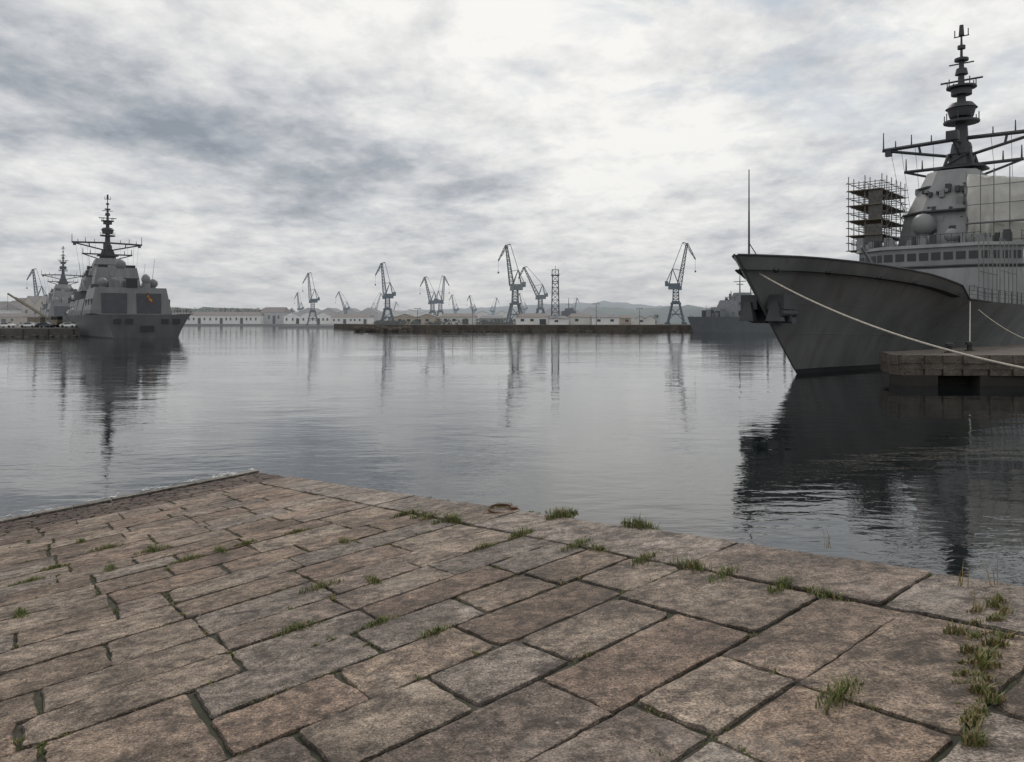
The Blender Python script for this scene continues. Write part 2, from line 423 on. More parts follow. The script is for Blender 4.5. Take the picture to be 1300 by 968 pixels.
for px,py,sz in [(158,693,.11),(200,700,.13),(243,712,.09),(285,697,.09),(173,720,.09),(50,768,.10),(30,740,.08),(388,752,.10),(385,803,.08),
    (580,658,.14),(590,660,.13),(505,655,.10),(530,650,.10),(690,665,.15),(712,660,.14),(658,675,.12),(825,670,.18),(745,692,.11),(860,700,.10),
    (895,722,.12),(925,733,.10),(965,745,.10),(490,800,.07),(530,803,.06),(110,690,.07),(560,655,.10),(600,652,.10),(620,690,.08),
    (1010,760,.07),(1135,865,.10),(380,676,.08),(420,690,.07),(700,660,.14),(835,672,.15),(70,720,.08),(320,690,.08),(450,740,.07),(760,700,.09),(540,655,.1),(575,662,.11)]:
    p=ground_at(px,py); co,i,d=kd.find(p); q=co if d<0.6 else p
    tuft(q,sz*1.0,190,0.12+sz*R.uniform(.6,1.3),.22,R.choice(AX))
for k in range(46):
    u=R.random(); p=ground_at(1250+R.gauss(0,15)-20*(u-.5),760+u*190); tuft(p,R.uniform(.03,.11),36,0.06,0.5)
for px,py in ((1050,697),(1222,745),(1262,745),(1240,780)):
    p=ground_at(px,py)
    for k in range(6): blade(p+Vector((R.uniform(-.03,.03),R.uniform(-.03,.03),0)),R.uniform(.10,.22),R.uniform(.02,.10),R.uniform(0,6.28),0.003,1)
for j in jv:
    if plane_z(j.x,j.y)<0.35: continue
    nz=mnoise.noise(Vector((j.x*.8,j.y*.8,3.3)))
    if R.random()<(0.14+max(0,nz)*1.3): tuft(j,R.uniform(.012,.04),R.randint(14,44),R.uniform(.03,.14),0.35,R.choice(AX))
gr.obj('weeds',[m_gr,m_dry])
rg=MB(); pc0=ground_at(636,650)
torus(rg,pc0+Vector((0,0,0.035)),0.15,0.014,(-.0,-.12,1)); rg.box(pc0.x+.12,pc0.x+.2,pc0.y-.04,pc0.y+.04,pc0.z-.03,pc0.z+.06)
torus(rg,pc0+Vector((0,0,-0.004)),0.21,0.02,(-.1117,.0729,1))
rg.obj('mooring_ring',[mat('rusty_iron',(0.12,0.06,0.035),0.8,0.3,var=0.4,scale=12,bump=.01)])

# ------------------------------------------------------------ frigates
def octo(x0,x1,hy,c): return [(x0,-hy+c),(x0+c,-hy),(x1-c,-hy),(x1,-hy+c),(x1,hy-c),(x1-c,hy),(x0+c,hy),(x0,hy-c)]
def frigate(loc,ang,scale,L,detail,haze):
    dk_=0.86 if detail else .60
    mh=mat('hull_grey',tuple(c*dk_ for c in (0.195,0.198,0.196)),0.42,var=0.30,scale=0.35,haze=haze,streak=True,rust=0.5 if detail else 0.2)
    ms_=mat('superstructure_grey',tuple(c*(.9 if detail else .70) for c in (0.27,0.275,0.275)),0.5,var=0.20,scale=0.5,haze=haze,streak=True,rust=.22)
    mb=mat('boot_black',(0.02,0.02,0.022),0.5,haze=haze)
    md=mat('deck_dark',(0.07,0.075,0.08),0.8,haze=haze)
    mm=mat('mast_grey',(0.055,0.058,0.062),0.6,haze=haze)
    mg=mat('bridge_glass',(0.015,0.018,0.02),0.1,haze=haze,var=0.1)
    mw=mat('tarp_white',(0.84,0.83,0.79),0.8,var=0.10,scale=0.5,haze=haze,bump=0.15,transl=.5)
    root=empty('frigate',loc,ang,scale)
    zd=[(-9.6,7.75),(-4,7.8),(2,7.6),(8,7.25),(12,6.8),(14,6.45),(15.2,5.45),(20,5.3),(40,5.1),(L,4.9)]
    hd=[(-9.6,.12),(-8.5,.75),(-5,2.2),(0,4.0),(8,6.2),(16,7.8),(28,9.0),(45,9.3),(L-30,9.3),(L,8.4)]
    hw=[(0,.06),(3,.55),(8,1.7),(16,3.3),(28,5.5),(45,7.8),(60,8.8),(L-25,8.6),(L,6.2)]
    xs=[-9.6,-9.1,-8.5,-7,-5,-3,0,3,6,9,11,13,14,14.6,15.2,17,20,24,28,34,40,50,60,75,L-30,L-15,L]
    ts=[-0.28,0,0.045,0.1,0.2,0.35,0.5,0.65,0.8,0.93,1.0]
    h=MB()
    def pt(xd,t,sg):
        f=max(0.0,1-(xd+9.6)/39.6); xw=xd+9.6*f**1.5
        tt=max(t,0); x=xw+(xd-xw)*tt**0.95; zt=interp(zd,xd)
        y=interp(hw,xw); y=y+(interp(hd,xd)-y)*tt**1.35
        if xd>=L-.01: x+=1.2*tt
        if t<0: x=xw+0.6*f; y*=0.92
        return (x,sg*y,zt*t)
    for sg in (1,-1):
        vs=[pt(x,t,sg) for x in xs for t in ts]; nT=len(ts)
        for i in range(len(xs)-1):
            for j in range(nT-1):
                a=i*nT+j; q=(a,a+nT,a+nT+1,a+1) if sg<0 else (a,a+1,a+nT+1,a+nT)
                h.mi.append(1 if ts[j+1]<=0.05 else 0); h.sm.append(True); h.f.append([len(h.v)+z for z in q])
        h.v+=vs
    h.add([pt(-9.6,t,1) for t in ts]+[pt(-9.6,t,-1) for t in ts],[(i,i+1,len(ts)+i+1,len(ts)+i) for i in range(len(ts)-1)],0)
    h.add([pt(L,t,1) for t in ts]+[pt(L,t,-1) for t in ts],[(i,i+1,len(ts)+i+1,len(ts)+i) for i in range(len(ts)-1)],0)
    dk=[]
    for x in xs:
        z=interp(zd,x)-(0.9 if x<14.6 else 0.04)
        yy=max(0.05,interp(hd,x)-0.12); dk+= [(x,-yy,z),(x,yy,z)]
    h.add(dk,[(2*i,2*i+2,2*i+3,2*i+1) for i in range(len(xs)-1)],2)
    for sg in (1,-1):
        for a,b_ in zip(xs,xs[1:]):
            if b_>20: break
            h.cyl((a,sg*interp(hd,a),interp(zd,a)),(b_,sg*interp(hd,b_),interp(zd,b_)),0.07,n=6,mi=2)
        if detail:
            for tt_ in (.36,.62,.86):
                pr_=None
                for x in xs[2:22]:
                    q=Vector(pt(x,tt_,sg))+Vector((0,sg*.01,0))
                    if pr_ is not None: h.cyl(pr_,q,.018,n=4,mi=0)
                    pr_=q
    for y in (-5.6,-3.4,3.4,5.6): h.box(L+.55,L+1.05,y-.7,y+.7,3.0,4.0,1)
    h.box(L+.2,L+.8,-1.3,1.3,1.4,2.6,1)
    h.obj('hull',[mh,mb,md],root)
    f=MB()
    for sg in ((1,-1)):
        pa=Vector(pt(-8.3,0.60,sg)); pa.y=sg*.9
        f.box(pa.x-1.1,pa.x+0.9,pa.y-0.55,pa.y+0.55,pa.z-0.2,pa.z+0.75,0)
        f.cyl(pa+Vector((-1.3,sg*.4,-.45)),pa+Vector((1.0,sg*.4,-.45)),0.24)
        f.cyl(pa+Vector((0,sg*.3,.4)),pa+Vector((0.1,sg*.45,-1.0)),0.18)
        f.fr(pa.x-1.5,pa.x-.8,pa.y-.5,pa.y+.5,pa.z-.95,pa.x-1.3,pa.x-1.0,pa.y-.2,pa.y+.2,pa.z+.3)
        f.fr(pa.x+.4,pa.x+1.1,pa.y-.5,pa.y+.5,pa.z-1.1,pa.x+.6,pa.x+1.0,pa.y-.2,pa.y+.2,pa.z+.3)
        for xx in (-7.2,-2.5,3,7.5):
            q=Vector(pt(xx,0.90,sg)); torus(f,q,0.20,0.06,(0.3,1,0),0,14,6)
    f.obj('anchor_and_fairleads',[mm],root)
    j=MB(); j.cyl((-7.8,0,6.9),(-7.8,0,10.6),0.07,0.05); j.cyl((-7.8,0,10.6),(-7.8,0,13.2),0.045,0.03)
    j.cyl((-7.8,0,8.6),(-6.8,0.5,7.2),.03); j.cyl((-7.8,0,8.6),(-6.8,-0.5,7.2),.03)
    j.obj('jackstaff',[mm],root)
    gn=MB(); gx=21
    gn.cyl((gx,0,5.2),(gx,0,5.7),2.0,n=16,mi=0)
    gn.prism([(gx-1.9,-1.0),(gx-.6,-1.7),(gx+1.9,-1.5),(gx+1.9,1.5),(gx-.6,1.7),(gx-1.9,1.0)],[(gx-.7,-.5),(gx-.1,-1.0),(gx+1.5,-.9),(gx+1.5,.9),(gx-.1,1.0),(gx-.7,.5)],5.7,7.9)
    gn.cyl((gx-1.2,0,7.0),(gx-7.4,0,9.9),0.17,0.11); gn.obj('deck_gun',[ms_],root)
    s_=MB()
    s_.fr(27,34,-5.5,5.5,5.1,27.3,34,-5.2,5.2,6.1,0)
    s_.prism([(33,-5),(36,-8.6),(62,-8.8),(62,8.8),(36,8.6),(33,5)],[(33.6,-4.8),(36.5,-8.0),(62,-8.2),(62,8.2),(36.5,8.0),(33.6,4.8)],5.05,9.0)
    s_.prism([(35.3,-4.6),(37.8,-7.8),(46,-7.8),(46,7.8),(37.8,7.8),(35.3,4.6)],[(35.3,-4.6),(37.8,-7.8),(46,-7.8),(46,7.8),(37.8,7.8),(35.3,4.6)],9.0,11.3)
    s_.prism([(35.0,-4.8),(37.6,-8.1),(46,-8.1),(46,8.1),(37.6,8.1),(35.0,4.8)],[(35.2,-4.7),(37.8,-8.0),(46,-8.0),(46,8.0),(37.8,8.0),(35.2,4.7)],11.3,11.65)
    s_.prism([(34.7,-4.8),(37.4,-8.3),(46.5,-8.3),(46.5,8.3),(37.4,8.3),(34.7,4.8)],[(34.7,-4.8),(37.4,-8.3),(46.5,-8.3),(46.5,8.3),(37.4,8.3),(34.7,4.8)],9.3,9.42,2)
    def winq(a,b_,n,z0,z1,c=(42,0)):
        a=Vector(a); b_=Vector(b_); d=(b_-a).normalized(); nr=Vector((d.y,-d.x))
        if nr.dot((a+b_)/2-Vector(c))<0: nr=-nr
        nr*=0.045; L_=(b_-a).length
        for i in range(n):
            p=a+d*(L_*(i+.12)/n)+nr; q=a+d*(L_*(i+.88)/n)+nr
            s_.add([(p.x,p.y,z0),(q.x,q.y,z0),(q.x,q.y,z1),(p.x,p.y,z1)],[(0,1,2,3)],1)
    winq((35.3,-4.6),(35.3,4.6),8,10.0,10.8)
    for sg in (1,-1):
        winq((35.3,sg*4.6),(37.8,sg*7.8),4,10.0,10.8); winq((37.8,sg*7.8),(45,sg*7.8),7,10.0,10.8)
    if detail: B1=(octo(39.5,57,5.0,2.4),octo(40.6,56,4.4,2.2)); B2=(octo(40.6,56,4.3,2.2),octo(43.5,53.5,2.5,1.3))
    else: B1=(octo(38.5,57,6.6,3.0),octo(40,56,5.6,3.0)); B2=(octo(41,56,5.0,2.6),octo(44.5,53.5,2.9,1.6))
    s_.prism(*B1,11.65,15.6); s_.prism(*B2,15.6,20.6)
    hp=5.0 if detail else 6.0
    s_.prism(octo(39.9,56.5,hp-.4,2.6),octo(39.9,56.5,hp-.4,2.6),15.6,15.78,2)
    s_.prism(octo(42.5,54.5,3.6,1.6),octo(42.5,54.5,3.6,1.6),18.7,18.85,2)
    def octface(cx,cy,nx,ny,z,r):
        nrm=Vector((nx,ny,0.24)).normalized(); u=Vector((-ny,nx,0)).normalized(); w_=nrm.cross(u)
        c_=Vector((cx,cy,z)); vs=[c_+(u*math.cos(a)+w_*math.sin(a))*r for a in [math.pi/8+math.pi/4*i for i in range(8)]]
        s_.add([v+nrm*0.25 for v in vs],[tuple(range(8))],5); s_.add(list(vs)+[v+nrm*.25 for v in vs],[(i,(i+1)%8,8+(i+1)%8,8+i) for i in range(8)],0)
    if not detail:
        for nx,ny,cx,cy in ((-.7,.7,40.8,4.65),(-.7,-.7,40.8,-4.65),(.7,.7,55.1,4.65),(.7,-.7,55.1,-4.65)): octface(cx,cy,nx,ny,13.7,1.7)
    s_.sph((39.5,1.6,14.2) if detail else (40.5,2.9,17.2),1.25); s_.cyl((39.5,1.6,11.6) if detail else (40.5,2.9,11.6),(39.5,1.6,13.5) if detail else (40.5,2.9,16.5),.6)
    if not detail: s_.sph((42,-3.4,17.2),1.15); s_.cyl((42,-3.4,15.6),(42,-3.4,16.5),.7)
    s_.sph((37.8,-1.5,12.7),.75); s_.cyl((37.8,-1.5,11.6),(37.8,-1.5,12.4),.4)
    for i in range(34 if detail else 8):
        x=R.uniform(36.5,39.0); y=R.uniform(-7.4,7.4); hgt=R.uniform(.3,1.3); a=R.uniform(.1,.4)
        if abs(y+1.5)<1: continue
        s_.box(x-a,x+a,y-a,y+a,11.6,11.65+hgt,R.choice((0,2,0)))
    for i in range(56):
        z=R.uniform(12,18.5); k_=(z-11.65)/9; hy=(5.0-2.3*k_ if detail else 6.5-3.0*k_); a=R.uniform(.12,.5)
        if i%2:
            sg=R.choice((1,-1)); x=R.uniform(44,54); s_.box(x-a,x+a,sg*hy-.3,sg*hy+.3,z-a,z+a*R.uniform(.5,1.5),R.choice((0,2,2)))
        else:
            fx=(39.5+3.2*k_ if detail else 38.5+4.6*k_) ; y=R.uniform(-2.3,2.3); s_.box(fx-.25,fx+.5,y-a*.7,y+a*.7,z-a,z+a*R.uniform(.5,1.4),R.choice((0,2,2)))
    for i in range(26):
        z=R.uniform(5.6,8.6); y=R.uniform(-7,7)
        s_.box(33.2 if abs(y)<4.4 else 35,34 if abs(y)<4.4 else 36.4,y-.3,y+.3,z-.3,z+.3,R.choice((0,2)))
    s_.fr(60,74,-6.5,6.5,9.0,61,73,-5.6,5.6,12.5)
    for sg in (1,-1):
        s_.fr(62,70,sg*3.4-2,sg*3.4+2,12.5,63.5,69,sg*3.2-1.4,sg*3.2+1.4,17.2)
        s_.box(64,68.6,sg*3.2-1.1,sg*3.2+1.1,17.2,17.9,3)
    s_.fr(62,76,-8.8,8.8,5.05,62,76,-8.0,8.0,9.0)
    s_.prism(octo(72,78,2.4,1),octo(73,77,1.6,.8),12.0,16.5); s_.sph((75,0,17.6),1.3)
    hx0,hx1=76,L-20
    s_.fr(hx0,hx1,-8.6,8.6,5.0,hx0,hx1-0.6,-7.4,7.4,11.2)
    s_.box(hx1-.5,hx1-.02,-6.2,-1.0,5.0,9.9,2); s_.box(hx1-.5,hx1-.02,1.0,6.2,5.0,9.9,2)
    s_.box(hx1-1.4,hx1-.4,-1.2,1.2,11.2,13.2,1); s_.box(hx1-1.6,hx1-.6,-1.6,1.6,13.2,13.4,2)
    s_.fr(hx0+2,hx0+10,-3,3,11.2,hx0+3,hx0+9,-2.2,2.2,14.0)
    s_.cyl((hx1-4,3.5,11.2),(hx1-4,3.5,12.4),1.0); s_.sph((hx1-4,3.5,13.3),1.0,zs=1.3)
    for i in range(30):
        x=R.uniform(hx0,hx1-1); y=R.uniform(-6.6,6.6); a=R.uniform(.2,.7); s_.box(x-a,x+a,y-a,y+a,11.1,11.3+R.uniform(.4,2.0),R.choice((0,2,0)))
    for sg in (1,-1):
        s_.sph((hx0+12,sg*5.4,12.5),1.1); s_.cyl((hx0+12,sg*5.4,11.0),(hx0+12,sg*5.4,12),.6)
        s_.box(hx0+1,hx0+5,sg*6-.8,sg*6+.8,11.1,12.4,2)
        s_.box(46.5,52,sg*8-1,sg*8+1,9.0,9.15,2)
        for i in range(5): s_.cyl((47+i*1.9,sg*8.4,6.6),(48.5+i*1.9,sg*8.4,6.6),0.38,mi=4)
        for x in (38.5,44,52,58): s_.box(x,x+.8,sg*8.35-.08,sg*8.35+.08,5.6,7.5,2)
        for x in (80,86,92): s_.box(x,x+1.6,sg*8.1-.1,sg*8.1+.1,7.2,8.6,2)
        x=hx1+1
        while x<L-1: s_.beam((x,sg*8.5,4.9),(x,sg*9.7,5.1),.1,2); x+=2
        s_.beam((hx1+1,sg*9.7,5.1),(L-1,sg*9.4,5.1),.1,2)
    s_.obj('superstructure',[ms_,mg,md,mb,mat('raft_canister',(.5,.5,.48),.5,haze=haze),mat('array_face',(.13,.135,.14),.6,haze=haze)],root)
    a=MB(); mx=49.5
    a.lattice((mx,0,20.5),(mx,0,23.2),3.6,2.2,2,0.28); a.prism(octo(mx-1.6,mx+1.6,1.5,.6),octo(mx-.9,mx+.9,.9,.4),20.5,24.5)
    a.prism(octo(mx-2.6,mx+2.6,2.6,1),octo(mx-2.6,mx+2.6,2.6,1),21.4,21.6)
    a.beam((mx,-6.2,21.9),(mx,6.2,21.9),.28)
    for sg in (1,-1):
        a.beam((mx,sg*6.2,21.9),(mx,sg*1.0,20.2),.2)
        a.beam((mx,sg*8.7,24.9),(mx,sg*1,23.1),.26); a.beam((mx,sg*8.7,24.9),(mx,sg*.5,25.1),.34)
        a.beam((mx,sg*4.6,25),(mx,sg*4.4,24.0),.2)
        for yy,hh in ((8.6,2.2),(7.2,1.0),(5.4,1.5),(3.2,1.1)):
            a.cyl((mx,sg*yy,24.9),(mx,sg*yy,24.9+hh),.10,.06,6)
        a.box(mx-.3,mx+.3,sg*8.0-.35,sg*8.0+.35,24.1,24.8)
        for yy,hh in ((6.0,1.6),(4.2,1.2)): a.cyl((mx,sg*yy,21.9),(mx,sg*yy,21.9+hh),.12,.06,6)
        for yy in (3.0,5.0,6.6,7.8): a.cyl((mx,sg*yy,24.9),(mx+3.5,sg*(yy*.55+2),12.0),.022,n=4)
    a.beam((mx-4.2,0,24.2),(mx,0,24.6),.28); a.beam((mx-4.2,0,24.2),(mx,0,22.6),.18); a.box(mx-4.8,mx-3.8,-.6,.6,24.2,25.2)
    a.beam((mx+4.2,0,24.2),(mx,0,24.6),.28); a.beam((mx+4.2,0,24.2),(mx,0,22.6),.18)
    a.sph((mx,0,23.9),1.15)
    a.cyl((mx,0,24.5),(mx,0,28.2),.75,.55,10)
    a.cyl((mx,0,26.9),(mx,0,27.15),1.9,1.9,16); a.cyl((mx,0,27.6),(mx,0,28.6),1.25,1.5,16); a.cyl((mx,0,28.6),(mx,0,29.2),1.7,1.2,16)
    a.cyl((mx,0,29.2),(mx,0,31.0),.5,.4,8); a.cyl((mx,0,30.2),(mx,0,30.9),1.1,1.1,14)
    a.cyl((mx,0,31.0),(mx,0,31.2),1.6,1.6,14)
    for i in range(8):
        an=i*math.pi/4; a.cyl((mx+1.5*math.cos(an),1.5*math.sin(an),31.1),(mx+1.5*math.cos(an),1.5*math.sin(an),32.0),.06,n=5)
        a.cyl((mx+1.8*math.cos(an),1.8*math.sin(an),27.1),(mx+1.8*math.cos(an),1.8*math.sin(an),28.0),.06,n=5)
    a.cyl((mx,0,31.2),(mx,0,34.2),.34,.26,8); a.cyl((mx,0,32.6),(mx,0,33.3),.7,.55,10); a.cyl((mx,0,34.2),(mx,0,34.5),.75,.75,10)
    a.beam((mx,-2.2,31.9),(mx,2.2,31.9),.16); a.beam((mx,-1.3,33.9),(mx,1.3,33.9),.12)
    a.cyl((mx,0,34.5),(mx,0,37.2),.16,.10,8); a.cyl((mx,0,35.6),(mx,0,36.0),.42,.42,10)
    a.beam((mx,-.8,37.1),(mx,.8,37.1),.1)
    for sg in (1,-1): a.cyl((mx,sg*.7,37.1),(mx,sg*.7,37.9),.06,n=5)
    a.cyl((mx,0,37.2),(mx,0,38.4),.30,.22,8)
    for x,y in ((40,6.8),(60,7),(60,-7),(78,6.5),(78,-6.5)): a.cyl((x,y,11),(x+.5,y*1.12,19),.06,.03,5)
    a.obj('mast',[mm],root)
    rl=MB()
    for sg in (1,-1):
        prev=None; x=15.5
        while x<L:
            y=sg*(interp(hd,x)-.15); z=interp(zd,x); rl.cyl((x,y,z),(x,y,z+1.05),.035,n=4)
            if prev:
                for hgt in (.4,.72,1.05): rl.cyl((prev[0],prev[1],prev[2]+hgt),(x,y,z+hgt),.02,n=4)
            prev=(x,y,z); x+=1.8 if detail else 4
        for (xa,xb,yy,z) in ((36,46,8.0,11.65),(42.6,54,hp-.5,15.8),(46,52,8.9,9.15)):
            x=xa
            while x<=xb: rl.cyl((x,sg*yy,z),(x,sg*yy,z+1.0),.03,n=4); x+=1.4
            for hgt in (.5,1.0): rl.cyl((xa,sg*yy,z+hgt),(xb,sg*yy,z+hgt),.025,n=4)
    for z in (11.65,):
        for y in range(-7,8): rl.cyl((35.4+max(0,abs(y)-4.6)*.75,y,z),(35.4+max(0,abs(y)-4.6)*.75,y,z+1),.03,n=4)
        rl.cyl((35.4,-4.6,z+1),(35.4,4.6,z+1),.03,n=4)
    rl.obj('guard_rails',[mm],root)
    e=MB(); e.cyl((L+.2,0,4.9),(L+.8,0,9.6),.06)
    fl=[];n=8
    for i in range(n+1):
        for q in range(4): fl.append((L+.7+i*.04,0.16*math.sin(i*.9)+i*.10,9.4-[0,.35,.9,1.25][q]-i*.13))
    e.add(fl,[(i*4+q,i*4+4+q,i*4+5+q,i*4+1+q) for i in range(n) for q in (0,2)],1)
    e.add(fl,[(i*4+1,i*4+5,i*4+6,i*4+2) for i in range(n)],2)
    e.obj('ensign',[mm,mat('flag_red',(0.28,0.03,0.03)),mat('flag_yellow',(0.45,0.30,0.05))],root)
    if detail:
        sf=MB(); x0,x1,y0,y1=38.5,47.5,5.6,9.2
        zz_=11.7
        for iz in range(5):
            z=zz_+iz*1.7
            for x in [x0+(x1-x0)*i/5 for i in range(6)]:
                for y in (y0,(y0+y1)/2,y1):
                    sf.cyl((x,y,z),(x,y,z+1.7),.055,n=5)
            for y in (y0,(y0+y1)/2,y1):
                for dz in (0,.9): sf.cyl((x0-.5,y,z+dz),(x1+.5,y,z+dz),.045,n=4)
            for x in [x0+(x1-x0)*i/5 for i in range(6)]:
                for dz in (0,.9): sf.cyl((x,y0-.4,z+dz),(x,y1+.3,z+dz),.04,n=4)
            sf.box(x0-.3,x1+.3,y0,y1,z-.04,z+.06,1)
            if iz<4:
                sf.cyl((x0,y0,z),(x0+3,y0,z+1.7),.04,n=4); sf.cyl((x1,y0,z),(x1-3,y0,z+1.7),.04,n=4); sf.cyl((x0,y0,z),(x0,y1,z+1.7),.04,n=4)
        for (ya,yb,za,zb) in ((5.6,7.0,15.1,18.4),(5.6,7.4,11.8,14.6)):
            sf.add([(x0-.1,ya,za),(x0-.1,yb,za),(x0-.1,yb,zb),(x0-.1,ya,zb)],[(0,1,2,3)],2)
        for iz in range(3):
            z=5.2+iz*1.9
            for x in (24,26,28,30,32):
                for y in (-8.2,-6.6): sf.cyl((x,y,z),(x,y,z+1.9),.05,n=5)
            if iz<2:
                for y in (-8.2,-6.6): sf.cyl((24,y,z+1),(32,y,z+1),.04,n=4)
        sf.obj('scaffolding',[mat('scaffold_steel',(0.20,0.20,0.195),.5,.4),mat('scaffold_plank',(0.16,0.135,0.10),.8,var=.1),mat('debris_net',(.12,.115,.11),.9,var=.4,scale=3)],root)
        tp=MB()
        def tarp(p00,p10,p11,p01,n=26,amp=.16,seed=0,folds=6):
            vs=[];p00,p10,p11,p01=map(Vector,(p00,p10,p11,p01)); nr=(p10-p00).cross(p01-p00).normalized()
            for i in range(n+1):
                for j_ in range(n+1):
                    u=i/n;w_=j_/n; p=(p00*(1-u)+p10*u)*(1-w_)+(p01*(1-u)+p11*u)*w_
                    d=mnoise.noise(Vector((u*6+seed,w_*5,seed)))*amp*2+abs(math.sin(u*math.pi*folds))*-amp*.9+abs(math.sin(w_*math.pi*4))*-amp*.5
                    vs.append(p+nr*d)
            tp.add(vs,[(i*(n+1)+j_,(i+1)*(n+1)+j_,(i+1)*(n+1)+j_+1,i*(n+1)+j_+1) for i in range(n) for j_ in range(n)],0,True)
        FX=39.4; YA=-2.7
        tarp((FX,YA,11.8),(FX,-5.2,11.8),(FX,-5.2,18.7),(FX,YA,19.2),seed=2,folds=2)
        tarp((FX-.5,-5.2,11.7),(FX-.5,-9.4,11.7),(FX-.5,-9.4,18.0),(FX-.5,-5.2,18.6),seed=5,folds=3,amp=.24)
        tarp((FX-.5,-9.4,11.7),(68,-9.4,11.7),(68,-9.4,18.2),(FX-.5,-9.4,18.0),seed=1)
        tarp((FX,YA,19.2),(FX,-9.4,18.0),(68,-9.4,18.4),(68,YA,19.6),seed=3)
        tarp((FX,YA,11.8),(52,YA,11.8),(52,YA,19.4),(FX,YA,19.2),seed=6,folds=4)
        for y in (YA,-4.0,-5.2,-6.6,-8.0,-9.4):
            tp.cyl((FX-.85,y,11.6),(FX-.85,y,19.4),.05,n=5,mi=1)
        for z in (12,13.9,15.8,17.7): tp.cyl((FX-.85,YA+.2,z),(FX-.85,-9.6,z),.045,n=5,mi=1)
        tp.box(FX-1.6,FX-.6,-9.4,YA,13.8,13.9,1)
        tp.obj('tarpaulin_sheeting',[mw,mat('tube_steel',(.2,.2,.2),.5)],root)
    return root
ad_=math.atan2(0.75,0.66)
F1=frigate((20.0,55.2,0),ad_,1.0,133,True,0.0)
al=math.atan2(-0.833,0.553)
frigate((-145.8,271.3,0),al,1.05,114,False,0.03)
frigate((-208-49.5*.553,365+49.5*.833,0),al,1.0,114,False,0.10)

# ------------------------------------------------------------ stone pier at right
m_pier=mat('pier_stone',(0.11,0.092,0.075),0.9,var=0.5,scale=1.6,bump=.08)
m_pd=mat('pier_dark',(0.03,0.028,0.025),0.9,bump=.05)
pr=empty('stone_pier'); q=MB()
poly=[(22.2,45.0),(40,43.8),(75,58),(75,94),(52,74.2),(24.0,50.8)]
q.prism(poly,poly,0.95,1.72,0)
inn=[(23.4,46.2),(40,45.0),(74,59),(74,92),(52,73.0),(24.8,50.4)]
q.prism(inn,inn,-9,0.95,1)
x=22.2
while x<39:
    l=R.uniform(1.0,1.7); y0=45-(x-22.2)*1.2/17.8
    q.fr(x+.02,min(x+l,39.9)-.02,y0-.10+R.uniform(-.03,.03),y0+.6,1.30, x+.02,min(x+l,39.9)-.02,y0-.10,y0+.6,1.76+R.uniform(-.01,.02),0)
    q.box(x+.05,min(x+l,39.9)-.02,y0-.02+R.uniform(-.03,.02),y0+.5,0.60,1.28,0)
    x+=l
y=45.2
while y<50.3:
    l=R.uniform(.9,1.3); xo=22.2+(y-45)*1.8/5.8
    q.box(xo-.12,xo+.6,y,min(y+l,50.6)-.03,1.2,1.75,0); q.box(xo-.04,xo+.6,y,min(y+l,50.6)-.03,.6,1.17,0); y+=l
for x0_,x1_ in ((22.25,24.2),(26.6,33)):
    q.box(x0_,x1_,44.75,46.5,-9,0.62,1)
q.obj('masonry',[m_pier,m_pd],pr)
def bollard(x,y,z,s=1.0):
    bb=MB(); bb.cyl((0,0,0),(0,0,.06*s),.3*s,.3*s,16); bb.cyl((0,0,.05*s),(0,0,.42*s),.17*s,.15*s,14); bb.cyl((0,0,.40*s),(0,0,.55*s),.27*s,.25*s,16); bb.sph((0,0,.55*s),.25*s,zs=.3)
    bb.obj('mooring_bollard',[mat('bollard_iron',(0.03,0.03,0.03),.6)],None,(x,y,z))
bollard(30.5,52.5,1.72); bollard(40,60,1.72); bollard(27.5,49.5,1.72)
dl=MB(); dl.cyl((24,26,-9),(24,26,.7),1.4,1.4,20); dl.cyl((24,26,.7),(24,26,.85),1.55,1.55,20); dl.obj('mooring_dolphin',[m_pier]); bollard(24,26,.85,1)
def rope(a,b,sag,r,name='mooring_rope',col=(0.55,0.50,0.42)):
    mb=MB(); a=Vector(a); b=Vector(b); n=36; prev=None
    for i in range(n+1):
        u=i/n; p=a.lerp(b,u)-Vector((0,0,sag*4*u*(1-u)))
        if prev is not None: mb.cyl(prev,p,r,r,6)
        prev=p
    mb.obj(name,[mat('rope_fibre',col,.9,var=.3,scale=8)])
rope((15.15,50.0,7.05),(24,26,1.15),1.37,.048)
def shipP(a,off,z):
    d=Vector((.6606,.7507)); s2_=Vector((.7507,-.6606)); p=Vector((20,55.2))+d*a+s2_*off; return (p.x,p.y,z)
rope(shipP(15,7.7,5.2),(30.5,52.5,2.0),.25,.045)
rope(shipP(17,7.9,4.6),(40,60,2.0),.3,.045)

